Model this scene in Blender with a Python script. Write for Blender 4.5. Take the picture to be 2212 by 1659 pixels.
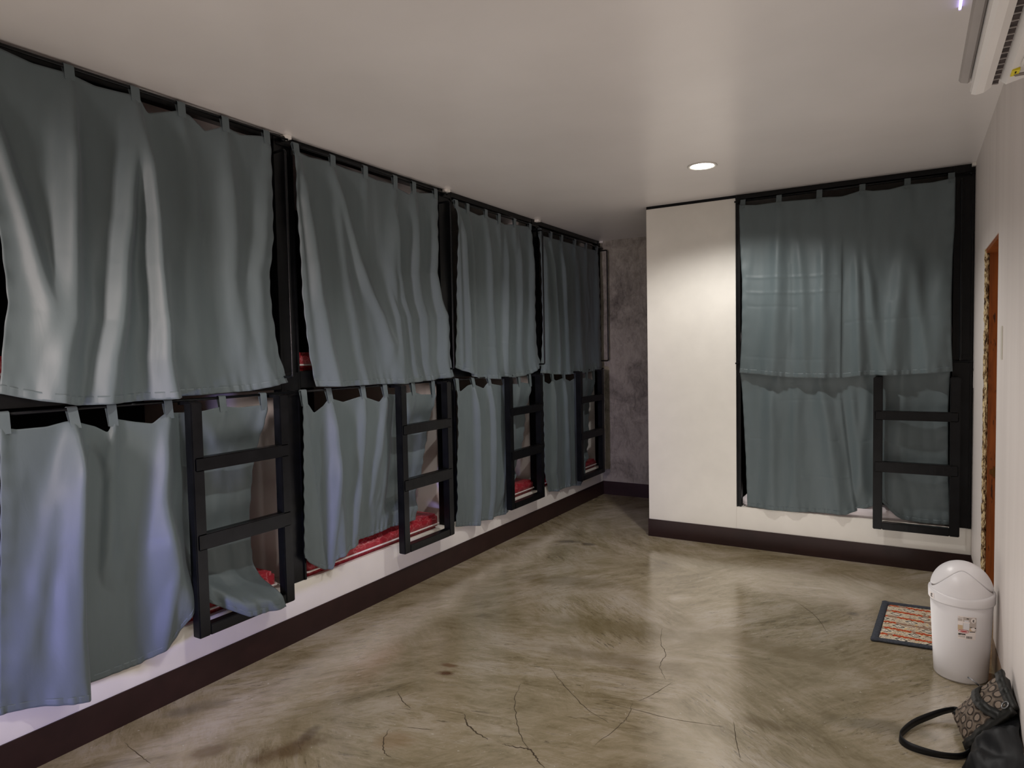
import bpy, bmesh, math, random
from mathutils import Vector, Matrix, noise
for o in list(bpy.data.objects): bpy.data.objects.remove(o, do_unlink=True)
S = bpy.context.scene
COL = S.collection
R = math.radians

# ------------------------------------------------------------------ camera
cam_d = bpy.data.cameras.new('camera'); cam = bpy.data.objects.new('camera', cam_d); COL.objects.link(cam)
yaw, pitch, roll = -0.53746, -0.04627, -0.01947
cam_d.sensor_fit = 'HORIZONTAL'; cam_d.sensor_width = 36; cam_d.lens = 23.6059; cam_d.clip_start = .02
fw = Vector((math.sin(yaw)*math.cos(pitch), math.cos(yaw)*math.cos(pitch), math.sin(pitch)))
rt = Vector((math.cos(yaw), -math.sin(yaw), 0)); up = rt.cross(fw)
r2 = rt*math.cos(roll)+up*math.sin(roll); u2 = -rt*math.sin(roll)+up*math.cos(roll)
M = Matrix((r2, u2, -fw)).transposed().to_4x4(); M.translation = (0, 0, 1.5)
cam.matrix_world = M
S.camera = cam

# ------------------------------------------------------------------ world, view, lamps
w = bpy.data.worlds.new('world'); S.world = w; w.use_nodes = True
w.node_tree.nodes['Background'].inputs[0].default_value = (.6, .62, .7, 1)
w.node_tree.nodes['Background'].inputs[1].default_value = .02
S.view_settings.view_transform = 'Standard'; S.view_settings.look = 'None'
S.view_settings.gamma = 1; S.view_settings.use_curve_mapping = False
S.view_settings.exposure = 0.0

H = 2.634; XL = -2.78; YB = 5.178; YF = 6.503; XR = .337; XP = -1.818; XQ = -1.131; YR = -1.7
def spot(x, y, p, col=(1, .97, .93), size=147, soft=.05):
    d = bpy.data.lights.new('downlight_lamp', 'SPOT'); d.energy = p; d.color = col
    d.spot_size = R(size); d.spot_blend = .5; d.shadow_soft_size = soft
    o = bpy.data.objects.new('downlight_lamp', d); COL.objects.link(o); o.location = (x, y, H-.012)
    return o
LX, LY = -1.123, 4.236
spot(LX, LY, 112, (1, .97, .93))
spot(LX, 1.85, 78, (1, .96, .92))
spot(-1.6, -.6, 56, (1, .90, .85))
def area(loc, aim, sx, sy, p, col, spread=180):
    d = bpy.data.lights.new('added_soft_lamp', 'AREA'); d.shape = 'RECTANGLE'; d.size = sx; d.size_y = sy; d.energy = p; d.color = col; d.spread = R(spread)
    o = bpy.data.objects.new('added_soft_lamp', d); COL.objects.link(o); o.location = loc
    o.rotation_euler = Vector(aim).to_track_quat('-Z', 'Y').to_euler(); return o
area((-.95, 2.2, .03), (0, 0, 1), 1.9, 5.6, 27, (1, .95, .92))          # added uplight just above the floor, brightens the ceiling
area((-1.75, -1.3, .40), (-.30, 1, .04), .35, .35, 4.6, (.46, .43, 1), 40)           # unseen violet lamp added low behind the camera to tint curtain folds
area((-1.75, -1.35, 1.60), (-.30, 1, .0), .35, .35, 5.2, (1, .84, .80), 40)           # unseen warm lamp added behind the camera for highlights on the left curtains
# ------------------------------------------------------------------ materials
def lin(h):
    h = h.lstrip('#'); c = [int(h[i:i+2], 16)/255 for i in (0, 2, 4)]
    return tuple((v/12.92 if v <= .04045 else ((v+.055)/1.055)**2.4) for v in c)+(1,)
class NT:
    def __init__(s, name):
        s.m = bpy.data.materials.new(name); s.m.use_nodes = True; s.t = s.m.node_tree; s.n = s.t.nodes
        s.b = s.n['Principled BSDF']
    def new(s, typ, **k):
        n = s.n.new(typ)
        for a, v in k.items(): setattr(n, a, v)
        return n
    def link(s, a, b): s.t.links.new(a, b)
    def coords(s, scale=(1, 1, 1), rot=(0, 0, 0), loc=(0, 0, 0), kind='Object', vtype='POINT'):
        tc = s.new('ShaderNodeTexCoord'); mp = s.new('ShaderNodeMapping', vector_type=vtype)
        mp.inputs['Scale'].default_value = scale; mp.inputs['Rotation'].default_value = rot; mp.inputs['Location'].default_value = loc
        s.link(tc.outputs[kind], mp.inputs[0]); return mp.outputs[0]
    def noise(s, v, scale=5, detail=4, rough=.55, dist=0):
        n = s.new('ShaderNodeTexNoise'); n.inputs['Scale'].default_value = scale; n.inputs['Detail'].default_value = detail
        n.inputs['Roughness'].default_value = rough; n.inputs['Distortion'].default_value = dist
        if v is not None: s.link(v, n.inputs['Vector'])
        return n.outputs['Fac']
    def ramp(s, f, stops):
        r = s.new('ShaderNodeValToRGB'); e = r.color_ramp.elements
        while len(e) < len(stops): e.new(.5)
        for i, (p, c) in enumerate(stops):
            e[i].position = p; e[i].color = c if len(c) == 4 else tuple(c)+(1,)
        s.link(f, r.inputs[0]); return r.outputs[0]
    def mix(s, f, a, b, typ='MIX'):
        m = s.new('ShaderNodeMix', data_type='RGBA', blend_type=typ)
        for sock, v in ((m.inputs[0], f), (m.inputs[6], a), (m.inputs[7], b)):
            if hasattr(v, 'links'): s.link(v, sock)
            else: sock.default_value = v
        return m.outputs[2]
    def mrange(s, f, a, b, c=0, d=1):
        m = s.new('ShaderNodeMapRange'); s.link(f, m.inputs[0])
        for i, v in zip((1, 2, 3, 4), (a, b, c, d)): m.inputs[i].default_value = v
        return m.outputs[0]
    def math(s, op, a, b=0.0):
        m = s.new('ShaderNodeMath', operation=op)
        for i, v in enumerate((a, b)):
            if hasattr(v, 'links'): s.link(v, m.inputs[i])
            else: m.inputs[i].default_value = v
        return m.outputs[0]
    def bump(s, f, strength=.2, dist=.01):
        b = s.new('ShaderNodeBump'); b.inputs['Strength'].default_value = strength; b.inputs['Distance'].default_value = dist
        s.link(f, b.inputs['Height']); s.link(b.outputs[0], s.b.inputs['Normal'])
    def set(s, **k):
        names = dict(color='Base Color', rough='Roughness', metal='Metallic', spec='Specular IOR Level', sheen='Sheen Weight', sheenr='Sheen Roughness', coat='Coat Weight', sheent='Sheen Tint', emit='Emission Color', emits='Emission Strength')
        for a, v in k.items():
            i = s.b.inputs[names[a]]
            if hasattr(v, 'links'): s.link(v, i)
            else: i.default_value = v
        return s.m
def G(v): return (v, v, v, 1)
MAT = {}
def plain(name, hexc, rough=.5, spec=.4, var=.06, scale=12, bump=0, **k):
    t = NT(name); c = lin(hexc); v = t.coords()
    n = t.noise(v, scale, 5)
    lo = tuple(x*(1-var) for x in c[:3]); hi = tuple(min(1, x*(1+var)) for x in c[:3])
    col = t.ramp(n, [(.3, lo), (.7, hi)])
    if bump: t.bump(t.noise(v, scale*8, 4), bump, .004)
    MAT[name] = t.set(color=col, rough=rough, spec=spec, **k); return MAT[name]

# curtain cloth: grey-green satin weave
t = NT('curtain_cloth'); v = t.coords()
wr = t.noise(t.coords(scale=(1, 1, .45)), 8, 4, .5, .6)
fine = t.noise(v, 420, 2)
col = t.ramp(t.noise(t.coords(scale=(1, 1, .2)), 6, 4), [(.25, lin('#505b5d')), (.75, lin('#5d686b'))])
t.bump(t.math('ADD', t.math('MULTIPLY', wr, 1.0), t.math('MULTIPLY', fine, .012)), .35, .010)
MAT['cloth'] = t.set(color=col, rough=.52, spec=.4, sheen=.12, sheenr=.5, sheent=lin('#cfc6d6'))
t = NT('black_enamel'); v = t.coords()
t.bump(t.noise(t.coords(scale=(1, 1, .3)), 30, 4), .25, .004)
MAT['black'] = t.set(color=t.ramp(t.noise(v, 14, 4), [(.3, lin('#07080a')), (.75, lin('#111214'))]), rough=.3, spec=.22)
plain('white_paint', '#e2ded6', .55, .35, .03, 6, .03)
plain('partition', '#e4dfda', .6, .3, .05, 5)
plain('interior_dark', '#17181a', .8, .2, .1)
plain('ply', '#8a6f55', .6, .3, .1)
# white wall with faint vertical roller streaks
t = NT('wall_paint')
st = t.noise(t.coords(scale=(5, 5, .35)), 1.3, 4, .55)
col = t.ramp(st, [(.25, lin('#d3cbc6')), (.5, lin('#dcd4cf')), (.8, lin('#e2dbd6'))])
t.bump(t.noise(t.coords(), 35, 5), .08, .004)
MAT['wall'] = t.set(color=col, rough=.5, spec=.4)
t = NT('ceiling_paint')
col = t.ramp(t.noise(t.coords(), 1.3, 4), [(.3, lin('#dcd6d2')), (.7, lin('#e6e0dc'))])
t.bump(t.noise(t.coords(scale=(1, 1.6, 1)), 2.2, 5, .55), .10, .02)
t.b.inputs['IOR'].default_value = 1.75
MAT['ceiling'] = t.set(color=col, rough=.30, spec=.5)
# rough dark render of the far wall
t = NT('rough_render'); v = t.coords()
n1 = t.noise(v, 3.2, 8, .62, .8); n2 = t.noise(t.coords(scale=(1, 1, .5)), 26, 6, .7, 1.2)
mx = t.math('ADD', t.math('MULTIPLY', n1, .6), t.math('MULTIPLY', n2, .4))
col = t.ramp(mx, [(.32, lin('#57504a')), (.45, lin('#878176')), (.56, lin('#a39c8f')), (.75, lin('#b3ac9e'))])
t.bump(n2, .6, .02)
MAT['render'] = t.set(color=col, rough=.62, spec=.35)
plain('maroon', '#2b1917', .38, .3, .2, 9, .08)
plain('steel', '#8f9092', .3, .5, .05, 20, 0, metal=1.0)
# red mattress ticking with pale scrawled pattern
t = NT('red_ticking'); v = t.coords()
vo = t.new('ShaderNodeTexVoronoi', feature='DISTANCE_TO_EDGE'); vo.inputs['Scale'].default_value = 17
ad = t.new('ShaderNodeMixRGB'); ad.blend_type = 'ADD'; ad.inputs[0].default_value = .22
nz = t.new('ShaderNodeTexNoise'); nz.inputs['Scale'].default_value = 7; t.link(v, nz.inputs[0])
t.link(v, ad.inputs[1]); t.link(nz.outputs[1], ad.inputs[2]); t.link(ad.outputs[0], vo.inputs['Vector'])
line = t.mrange(vo.outputs['Distance'], .012, .05, 1, 0)
col = t.mix(t.math('MULTIPLY', line, .45), t.ramp(t.noise(v, 20, 4), [(.3, lin('#8e1a26')), (.7, lin('#b02a38'))]), lin('#d98a8a'))
MAT['red'] = t.set(color=col, rough=.42, spec=.5)
plain('piping_white', '#e8dedc', .5)
plain('sheet', '#e4dcdf', .7, .2, .03)
plain('blanket', '#6b5a48', .8, .2, .5, 40)
# worn polished concrete
t = NT('polished_concrete'); v = t.coords()
def streak(a, sx, sy, sc, det=8, ro=.65, di=.8):
    m1 = t.new('ShaderNodeMapping'); m1.inputs['Rotation'].default_value = (0, 0, R(a)); t.link(v, m1.inputs[0])
    m2 = t.new('ShaderNodeMapping'); m2.inputs['Scale'].default_value = (sx, sy, 1); t.link(m1.outputs[0], m2.inputs[0])
    return t.noise(m2.outputs[0], sc, det, ro, di)
msk = t.mrange(t.noise(v, .7, 3, .5, .5), .44, .56); msk2 = t.mrange(t.noise(t.coords(loc=(7, 3, 0)), .8, 3, .5, .5), .45, .58)
def tri(sx, sy, sc, det, ro, di):
    return t.mix(msk2, t.mix(msk, streak(-12, sx, sy, sc, det, ro, di), streak(38, sx, sy, sc, det, ro, di)), streak(-52, sx, sy, sc, det, ro, di))
st = tri(.8, 2.6, 1.6, 9, .62, .5)
st2 = tri(1, 3.2, 7, 10, .78, .9)
scr = t.math('MULTIPLY', t.mrange(tri(1, 7, 11, 8, .75, .6), .55, .64), t.mrange(t.noise(v, 2.3, 3), .38, .58))
bl = t.noise(v, .9, 5, .55, .6)
k = t.math('ADD', t.math('MULTIPLY', st, .42), t.math('ADD', t.math('MULTIPLY', bl, .24), t.math('MULTIPLY', st2, .38)))
col = t.ramp(k, [(.38, lin('#5d523d')), (.46, lin('#85785c')), (.52, lin('#9c8f75')), (.58, lin('#b1a592')), (.68, lin('#bfb5a7'))])
dk = t.math('MULTIPLY', t.mrange(st2, .57, .70, 0, 1), t.mrange(bl, .40, .62, .75, .1))
col = t.mix(dk, col, lin('#4d4232'))
col = t.mix(t.math('MULTIPLY', scr, .75), col, lin('#40372b'))
wt = t.math('ADD', t.math('MULTIPLY', t.mrange(t.noise(v, 46, 3, .6), .68, .74, 0, 1), .6), t.math('MULTIPLY', t.mrange(tri(1, 6, 9, 9, .78, .8), .57, .68, 0, 1), .45))
col = t.mix(wt, col, lin('#d8d2c6'))
wob = t.noise(v, 9, 4)
def stain(col, x, y, rx, ry, a, hexc, s):
    m = t.new('ShaderNodeMapping', vector_type='TEXTURE')
    m.inputs['Location'].default_value = (x, y, 0); m.inputs['Rotation'].default_value = (0, 0, R(a)); m.inputs['Scale'].default_value = (rx, ry, 1)
    t.link(v, m.inputs[0])
    ln = t.new('ShaderNodeVectorMath', operation='LENGTH'); t.link(m.outputs[0], ln.inputs[0])
    d = t.math('ADD', ln.outputs['Value'], t.math('MULTIPLY', t.math('SUBTRACT', wob, .5), 1.6))
    return t.mix(t.math('MULTIPLY', t.mrange(d, .45, 1.1, 1, 0), s), col, lin(hexc))
for a in [(-1.87, 2.485, .05, .025, 20, '#5a3a22', .9), (-1.90, 2.56, .05, .02, 10, '#6b4a30', .7), (-2.04, 1.70, .07, .16, -20, '#5f4a30', .75), (-2.30, 1.55, .05, .10, -30, '#6d5a40', .7),
          (-2.62, 1.75, .12, .06, 50, '#7b7163', .6), (-2.66, 1.67, .10, .05, 40, '#6a6156', .5), (-2.05, 1.80, .035, .08, 10, '#55453a', .55), (-2.32, 4.73, .12, .05, 20, '#5c5140', .75), (-2.16, 4.73, .06, .04, 0, '#4f4030', .7),
          (-1.35, 3.35, .6, .12, 12, '#756846', .55), (-1.2, 3.0, .5, .08, 5, '#6b5b3a', .45), (-.6, 3.5, .5, .10, -10, '#7b6b4c', .45), (-1.73, 1.94, .10, .07, 20, '#8a6a42', .45), (-1.9, 3.9, .5, .12, 15, '#75674b', .5),
          (-.28, 4.15, .04, .04, 0, '#50473a', .6), (-.10, 2.95, .22, .07, 10, '#55503f', .45), (-.5, 2.75, .12, .05, 0, '#6b5b40', .5)]:
    col = stain(col, *a)
rg = t.mrange(st2, .3, .7, .09, .17)
t.bump(t.math('ADD', st2, t.math('MULTIPLY', bl, .8)), .07, .008)
t.b.inputs['IOR'].default_value = 2.5
MAT['floor'] = t.set(color=col, rough=rg, spec=.5)
plain('crack_dark', '#463c30', .8, .2, .2)
# orange stained timber
t = NT('stained_timber'); gr = t.noise(t.coords(scale=(6, 6, .5)), 5, 6, .6, .8)
ch = t.noise(t.coords(scale=(9, 9, 1.6)), 6, 3, .6)
col = t.mix(t.mrange(ch, .62, .68, 0, .85), t.ramp(gr, [(.3, lin('#6b3614')), (.6, lin('#97531f'))]), lin('#341c0e'))
MAT['timber'] = t.set(color=col, rough=.45, spec=.4)
t = NT('chipped_edge'); ch = t.noise(t.coords(scale=(3, 3, 1)), 28, 4, .7, .6)
MAT['chip'] = t.set(color=t.ramp(ch, [(.40, lin('#3a2a1c')), (.47, lin('#7a6242')), (.56, lin('#c9b78f'))]), rough=.8, spec=.2)
plain('bin_plastic', '#e6e4e6', .35, .5, .01, 5)
plain('ac_plastic', '#dedad6', .4, .5, .02, 5)
plain('ac_grey', '#9d9692', .5, .4, .05, 5)
plain('slot_dark', '#3a3230', .7, .2, .5, 60)
plain('yellow_tag', '#d8c62c', .5, .3, .05)
plain('ink', '#161412', .6, .2, .05)
plain('strap_black', '#0d0e11', .5, .3, .2, 30, .1)
plain('leather', '#161613', .45, .3, .2, 30, .15)
plain('brass', '#9a7b4a', .3, .5, .05, 10, 0, metal=1.0)
plain('mat_binding', '#4b4f57', .9, .1, .25, 90, .3)
plain('tape', '#d3cdc0', .35, .5, .04)
plain('red_print', '#b8343a', .5, .3); plain('pale_print', '#f1e8e4', .5, .3); plain('beige_print', '#cdb493', .5, .3); plain('grey_print', '#bdb2ab', .5, .3)
def vcol(name, rough=.9, bump=0, scale=200, spec=.2):
    t = NT(name); a = t.new('ShaderNodeVertexColor'); a.layer_name = 'Col'
    c = t.mix(.25, a.outputs[0], t.ramp(t.noise(t.coords(), scale, 2), [(.3, G(.55)), (.7, G(1))]), 'MULTIPLY')
    if bump: t.bump(t.noise(t.coords(), scale, 2), bump, .004)
    MAT[name] = t.set(color=c, rough=rough, spec=spec)
vcol('mat_pile', .95, .5, 260, .1); vcol('bag_canvas', .6, .2, 300, .3)
def emis(name, col, s):
    t = NT(name); MAT[name] = t.set(color=G(.8), emit=tuple(col)+(1,), emits=s)
emis('lamp_glow', (1, .97, .92), 14); emis('violet_glow', (.42, .34, 1), 3)

# ------------------------------------------------------------------ mesh helpers
def box(bm, a, b, bevel=0):
    a, b = [min(p, q) for p, q in zip(a, b)], [max(p, q) for p, q in zip(a, b)]
    t = bmesh.new(); bmesh.ops.create_cube(t, size=1)
    for v in t.verts: v.co = Vector([a[i]+(v.co[i]+.5)*(b[i]-a[i]) for i in range(3)])
    if bevel: bmesh.ops.bevel(t, geom=t.edges[:], offset=bevel, segments=2, affect='EDGES')
    me = bpy.data.meshes.new('tmp'); t.to_mesh(me); bm.from_mesh(me); t.free(); bpy.data.meshes.remove(me)
def tube(bm, pts, r, n=10, closed=False):
    pts = [Vector(p) for p in pts]; rings = []
    N = len(pts); prev = None
    for i, p in enumerate(pts):
        if closed: d = pts[(i+1) % N]-pts[i-1]
        else: d = pts[min(i+1, N-1)]-pts[max(i-1, 0)]
        d.normalize()
        if prev is None:
            x = d.cross(Vector((0, 0, 1)))
            if x.length < .1: x = d.cross(Vector((1, 0, 0)))
        else: x = prev-d*prev.dot(d)
        x.normalize(); prev = x; y = d.cross(x)
        rr = r[i] if isinstance(r, (list, tuple)) else r
        rings.append([bm.verts.new(p+(x*math.cos(2*math.pi*k/n)+y*math.sin(2*math.pi*k/n))*rr) for k in range(n)])
    for i in range(N if closed else N-1):
        A, B = rings[i], rings[(i+1) % N]
        for k in range(n): bm.faces.new((A[k], A[(k+1) % n], B[(k+1) % n], B[k]))
    if not closed: bm.faces.new(rings[0][::-1]); bm.faces.new(rings[-1])
def grid(bm, P, nu, nv, closed_u=False):
    V = [[bm.verts.new(P(i/nu, j/nv)) for j in range(nv+1)] for i in range(nu if closed_u else nu+1)]
    n = len(V)
    for i in range(n if closed_u else n-1):
        for j in range(nv): bm.faces.new((V[i][j], V[(i+1) % n][j], V[(i+1) % n][j+1], V[i][j+1]))
    return V
def band(bm, path, wid, thick, closed=False):
    """flat ribbon: path of (point, width direction, thickness direction)"""
    rings = []
    for p, wd, td in path:
        p, wd, td = Vector(p), Vector(wd).normalized()*wid/2, Vector(td).normalized()*thick/2
        rings.append([bm.verts.new(p+a*wd+b*td) for a, b in ((-1, -1), (1, -1), (1, 1), (-1, 1))])
    N = len(rings)
    for i in range(N if closed else N-1):
        A, B = rings[i], rings[(i+1) % N]
        for k in range(4): bm.faces.new((A[k], A[(k+1) % 4], B[(k+1) % 4], B[k]))
    if not closed: bm.faces.new(rings[0][::-1]); bm.faces.new(rings[-1])
def obj(name, bm, mat, parent=None, smooth=False, loc=None, fix=True):
    if fix: bmesh.ops.recalc_face_normals(bm, faces=bm.faces[:])
    me = bpy.data.meshes.new(name); bm.to_mesh(me); bm.free()
    for m in (mat if isinstance(mat, (list, tuple)) else [mat]): me.materials.append(MAT[m])
    if smooth:
        for p in me.polygons: p.use_smooth = True
    o = bpy.data.objects.new(name, me); COL.objects.link(o)
    if parent is not None:
        o.parent = parent
    return o
def thing(name, label, cat, loc=(0, 0, 0), group=None):
    o = bpy.data.objects.new(name, None); COL.objects.link(o); o.location = loc; o.empty_display_size = .1
    o['label'] = label; o['category'] = cat
    if group: o['group'] = group
    return o
def struct(name, bm, mat, label=None, smooth=False):
    o = obj(name, bm, mat, None, smooth); o['kind'] = 'structure'; o['label'] = label or name; return o
def part(name, bm, mat, parent, smooth=False, label=None):
    """part or sub-part built in world coordinates"""
    bmesh.ops.recalc_face_normals(bm, faces=bm.faces[:])
    me = bpy.data.meshes.new(name); bm.to_mesh(me); bm.free()
    for m in (mat if isinstance(mat, (list, tuple)) else [mat]): me.materials.append(MAT[m])
    if smooth:
        for p in me.polygons: p.use_smooth = True
    root = parent
    while root.parent is not None: root = root.parent
    me.transform(Matrix.Translation(-root.location))
    o = bpy.data.objects.new(name, me); COL.objects.link(o); o.parent = parent
    if label: o['label'] = label
    return o
def B(*boxes, bevel=0):
    bm = bmesh.new()
    for a, b in boxes: box(bm, a, b, bevel)
    return bm

# ------------------------------------------------------------------ room shell
fl = struct('floor', B(((-4.3, YR, -.1), (.6, 6.7, 0))), 'floor', 'worn polished concrete floor with brown stains')
struct('ceiling', B(((-4.3, YR, H), (.6, 6.7, H+.1))), 'ceiling', 'glossy off white painted ceiling')
struct('wall_left', B(((-4.3, YR, 0), (-4.15, 6.7, H))), 'interior_dark', 'dark wall behind the row of bunks')
struct('wall_far', B(((-4.15, YF, 0), (.6, YF+.15, H))), 'render', 'rough dark grey rendered wall in the recess')
struct('wall_rear', B(((-4.15, YR-.1, 0), (.6, YR, H))), 'wall', 'white wall behind the camera')
DY0, DY1, DZ = 3.80, 4.47, 2.01
struct('wall_right', B(((XR, YR, 0), (XR+.16, DY0, H)), ((XR, DY0, DZ), (XR+.16, DY1, H)), ((XR, DY1, 0), (XR+.16, YF, H))), 'wall', 'white painted wall with faint vertical streaks')
struct('wall_partition', B(((XP, YB, 0), (XQ, YB+.05, H-.022)), ((XP, YB+.05, 0), (XP+.04, YF, H-.022)), bevel=.002), 'white_paint', 'plain white panel closing the end of the back bunk')
struct('trim_1', B(((-4.15, .93, 0), (XL, YF, .308)), bevel=.003), 'white_paint', 'white plinth under the left row of bunks')
struct('trim_2', B(((XQ, YB, 0), (XR, YF, .308)), bevel=.003), 'white_paint', 'white plinth under the back bunk')
struct('baseboard_left', B(((XL, YR, 0), (XL+.006, YF, .139))), 'maroon', 'dark maroon painted skirting along the left plinth')
struct('baseboard_far', B(((XL, YF-.006, 0), (XP, YF, .139))), 'maroon', 'dark maroon painted skirting of the recess wall')
struct('baseboard_partition', B(((XP, YB-.006, 0), (XQ, YB, .139)), ((XP-.006, YB-.006, 0), (XP, YF, .139))), 'maroon', 'dark maroon skirting under the white panel')
struct('baseboard_back', B(((XQ, YB-.008, 0), (XR, YB, .139))), 'maroon', 'dark maroon skirting under the back bunk')
struct('baseboard_right', B(((XR-.004, DY1, 0), (XR, YB, .139))), 'maroon', 'dark skirting on the right wall by the back corner')
plain('tan_gloss', '#85705c', .5, .35, .1)  # tan puts the gloss reflection on the brown skirting into its colour
struct('baseboard_door', B(((XR-.004, YR, 0), (XR, DY0, .12))), 'tan_gloss', 'skirting on the right wall near the bag, gloss painted as tan')
struct('gap_shade', B(((XP, YB+.004, H-.022), (XQ, YB+.05, H))), 'interior_dark', 'dark strip painted as shade in the gap above the white panel')  # solid dark strip stands in for the shaded gap under the ceiling
# left wall in front of bunks before the first bay (behind the frame edge)
struct('wall_side', B(((-4.15, YR, 0), (XL, .93, H))), 'white_paint', 'white wall before the first bunk')
# doorway in the right wall
door = struct('door_1', B(((XR+.165, DY0, 0), (XR+.20, DY1, DZ))), 'timber', 'doorway with orange stained timber frame in the right wall')
def keep(o, p): o.parent = p; return o
j = obj('door_jamb', B(((XR+.020, DY1-.022, 0), (XR+.165, DY1, DZ))), 'timber', door)
j2 = obj('door_jamb', B(((XR+.004, DY0, 0), (XR+.165, DY0+.022, DZ))), 'timber', door)
j3 = obj('door_head', B(((XR+.004, DY0+.022, DZ-.022), (XR+.165, DY1-.022, DZ))), 'timber', door)
bm = bmesh.new(); random.seed(4)
def chip(u, v):
    z = DZ*v; k = noise.noise(Vector((u*5, z*16, 3)))*.010+noise.noise(Vector((u*9, z*50, 1)))*.006
    return (XR-.002+u*.026+k*.5, DY1-.006-.012*math.sin(u*math.pi)-abs(k), z)
grid(bm, chip, 6, 220)
obj('broken_edge', bm, 'chip', door)['label'] = 'chipped cream plaster edge'
bm = B(((XR+.030, DY1-.030, .79), (XR+.075, DY1-.022, .815)), ((XR+.045, DY1-.034, .775), (XR+.06, DY1-.022, .83)))
obj('latch_plate', bm, 'brass', door)

# ------------------------------------------------------------------ bunks
FR = {'L': lambda s, n, z: Vector((XL+n, s, z)), 'B': lambda s, n, z: Vector((s, YB-n, z))}
def sbox(bm, f, a, b, bevel=0): box(bm, f(*a), f(*b), bevel)
def SB(f, *boxes, bevel=0):
    bm = bmesh.new()
    for a, b in boxes: sbox(bm, f, a, b, bevel)
    return bm
DEP = 1.32
def post(f, a, b, root):
    bm = SB(f, ((a, -.06, .308), (b, -.008, H)))
    w = min(.014, (b-a)*.25)
    sbox(bm, f, (a, -.01, .308), (a+w, 0, H), .0015); sbox(bm, f, (b-w, -.01, .308), (b, 0, H), .0015)
    sbox(bm, f, (a+w, -.01, 2.585), (b-w, 0, H)); sbox(bm, f, (a+w, -.01, 1.30), (b-w, 0, 1.42))
    return part('post', bm, 'black', root)
def bunk(side, s0, s1, posts, rod, grab, label, lo=1.318):
    f = FR[side]; root = thing('bunk_bed', label, 'bunk bed', f((s0+s1)/2, -.6, .308), 'built in bunk beds')
    for a, b in posts: post(f, a, b, root)
    part('top_rail', SB(f, ((s0, -.05, 2.60), (s1, -.004, H))), 'black', root)
    part('bed_rail', SB(f, ((s0, -.05, 1.335), (s1, -.002, 1.425)), bevel=.003), 'black', root)
    part('bed_board', SB(f, ((s0, -DEP, 1.40), (s1, -.05, 1.425))), 'ply', root)
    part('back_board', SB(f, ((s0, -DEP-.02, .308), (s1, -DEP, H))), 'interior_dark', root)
    part('side_board', SB(f, ((s1-.012, -DEP, .308), (s1-.002, -.06, 1.40)), ((s1-.012, -DEP, 1.425), (s1-.002, -.06, H))), 'partition', root)
    for z, n in ((rod, .03), (lo, .018)):
        bm = bmesh.new(); tube(bm, [f(s0, n, z), f(s1, n, z)], .0065, 8)
        for s in (s0+.02, s1-.02): sbox(bm, f, (s-.008, -.004, z-.01), (s+.008, n, z+.01))
        part('curtain_rod', bm, 'black', root, True)
    bm = SB(f, ((s1-.018, .0, H-.02), (s1+.018, .04, H-.001)))
    part('rod_bracket', bm, 'white_paint', root, label='white rod bracket at the ceiling')
    for g in grab:
        pts = []; r = .014; o = .095
        for (n, z) in ((0, 2.53), ): pts.append(f(g, -.03, 2.53))
        for k in range(7):
            a = math.pi/2*(1-k/6); pts.append(f(g, o-r+r*math.cos(a), 2.53-r+r*math.sin(a)))
        for k in range(7):
            a = -math.pi/2*k/6; pts.append(f(g, o-r+r*math.cos(a), 1.40+r+r*math.sin(a)))
        pts.append(f(g, -.03, 1.40))
        bm = bmesh.new(); tube(bm, pts, .0065, 8)
        part('grab_rail', bm, 'black', root, True)
    return root
bunk('L', .93, 2.42, [(.93, 1.04), (2.354, 2.478)], 2.612, [2.345], 'black steel bunk frame at the left edge, nearest of the left row')
bunk('L', 2.478, 3.80, [(3.735, 3.885)], 2.598, [3.735], 'black steel bunk frame second from the left edge')
bunk('L', 3.885, 5.11, [(5.05, 5.165)], 2.568, [5.055], 'black steel bunk frame third from the left edge')
bunk('L', 5.165, 6.495, [(6.44, 6.495)], 2.555, [6.45], 'black steel bunk frame farthest along the left row, by the dark wall')
bunk('B', XQ, XR-.003, [(XQ+.002, XQ+.034), (.225, XR-.004)], 2.578, [.262], 'black steel bunk frame against the back wall beside the white panel', 1.39)

def ladder(side, s0, s1, label):
    f = FR[side]; n0, n1 = .058, .108; zb, zt = .271, (1.312 if side == 'L' else 1.29)
    root = thing('bunk_ladder', label, 'ladder', f((s0+s1)/2, n0, zb), 'bunk ladders')
    for a, b in ((s0, s0+.055), (s1-.055, s1)):
        bm = SB(f, ((a, n0, zb), (b, n1, zt)), bevel=.004)
        part('side_rail', bm, 'black', root)
    for i, (z, h) in enumerate(((.659, .07), (1.008, .06))):
        part('rung', SB(f, ((s0+.01, n0+.004, z), (s1-.01, n1+.004, z+h)), bevel=.004), 'black', root)
    part('bottom_bar', SB(f, ((s0+.055, n0, zb), (s1-.055, n1, zb+.048)), bevel=.003), 'black', root)
    for s in (s0+.03, s1-.03):
        part('hook_bracket', SB(f, ((s-.02, 0, zt-.012), (s+.02, n0+.02, zt+.004))), 'black', root)
ladder('L', 1.772, 2.302, 'black steel ladder with two rungs on the nearest left bunk')
ladder('L', 3.160, 3.684, 'black steel ladder with two rungs on the second left bunk')
ladder('L', 4.445, 4.998, 'black steel ladder with two rungs on the third left bunk')
ladder('L', 5.738, 6.300, 'black steel ladder with two rungs on the farthest left bunk')
ladder('B', -.219, .268, 'black steel ladder with two rungs on the back bunk, left of the doorway')

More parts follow.
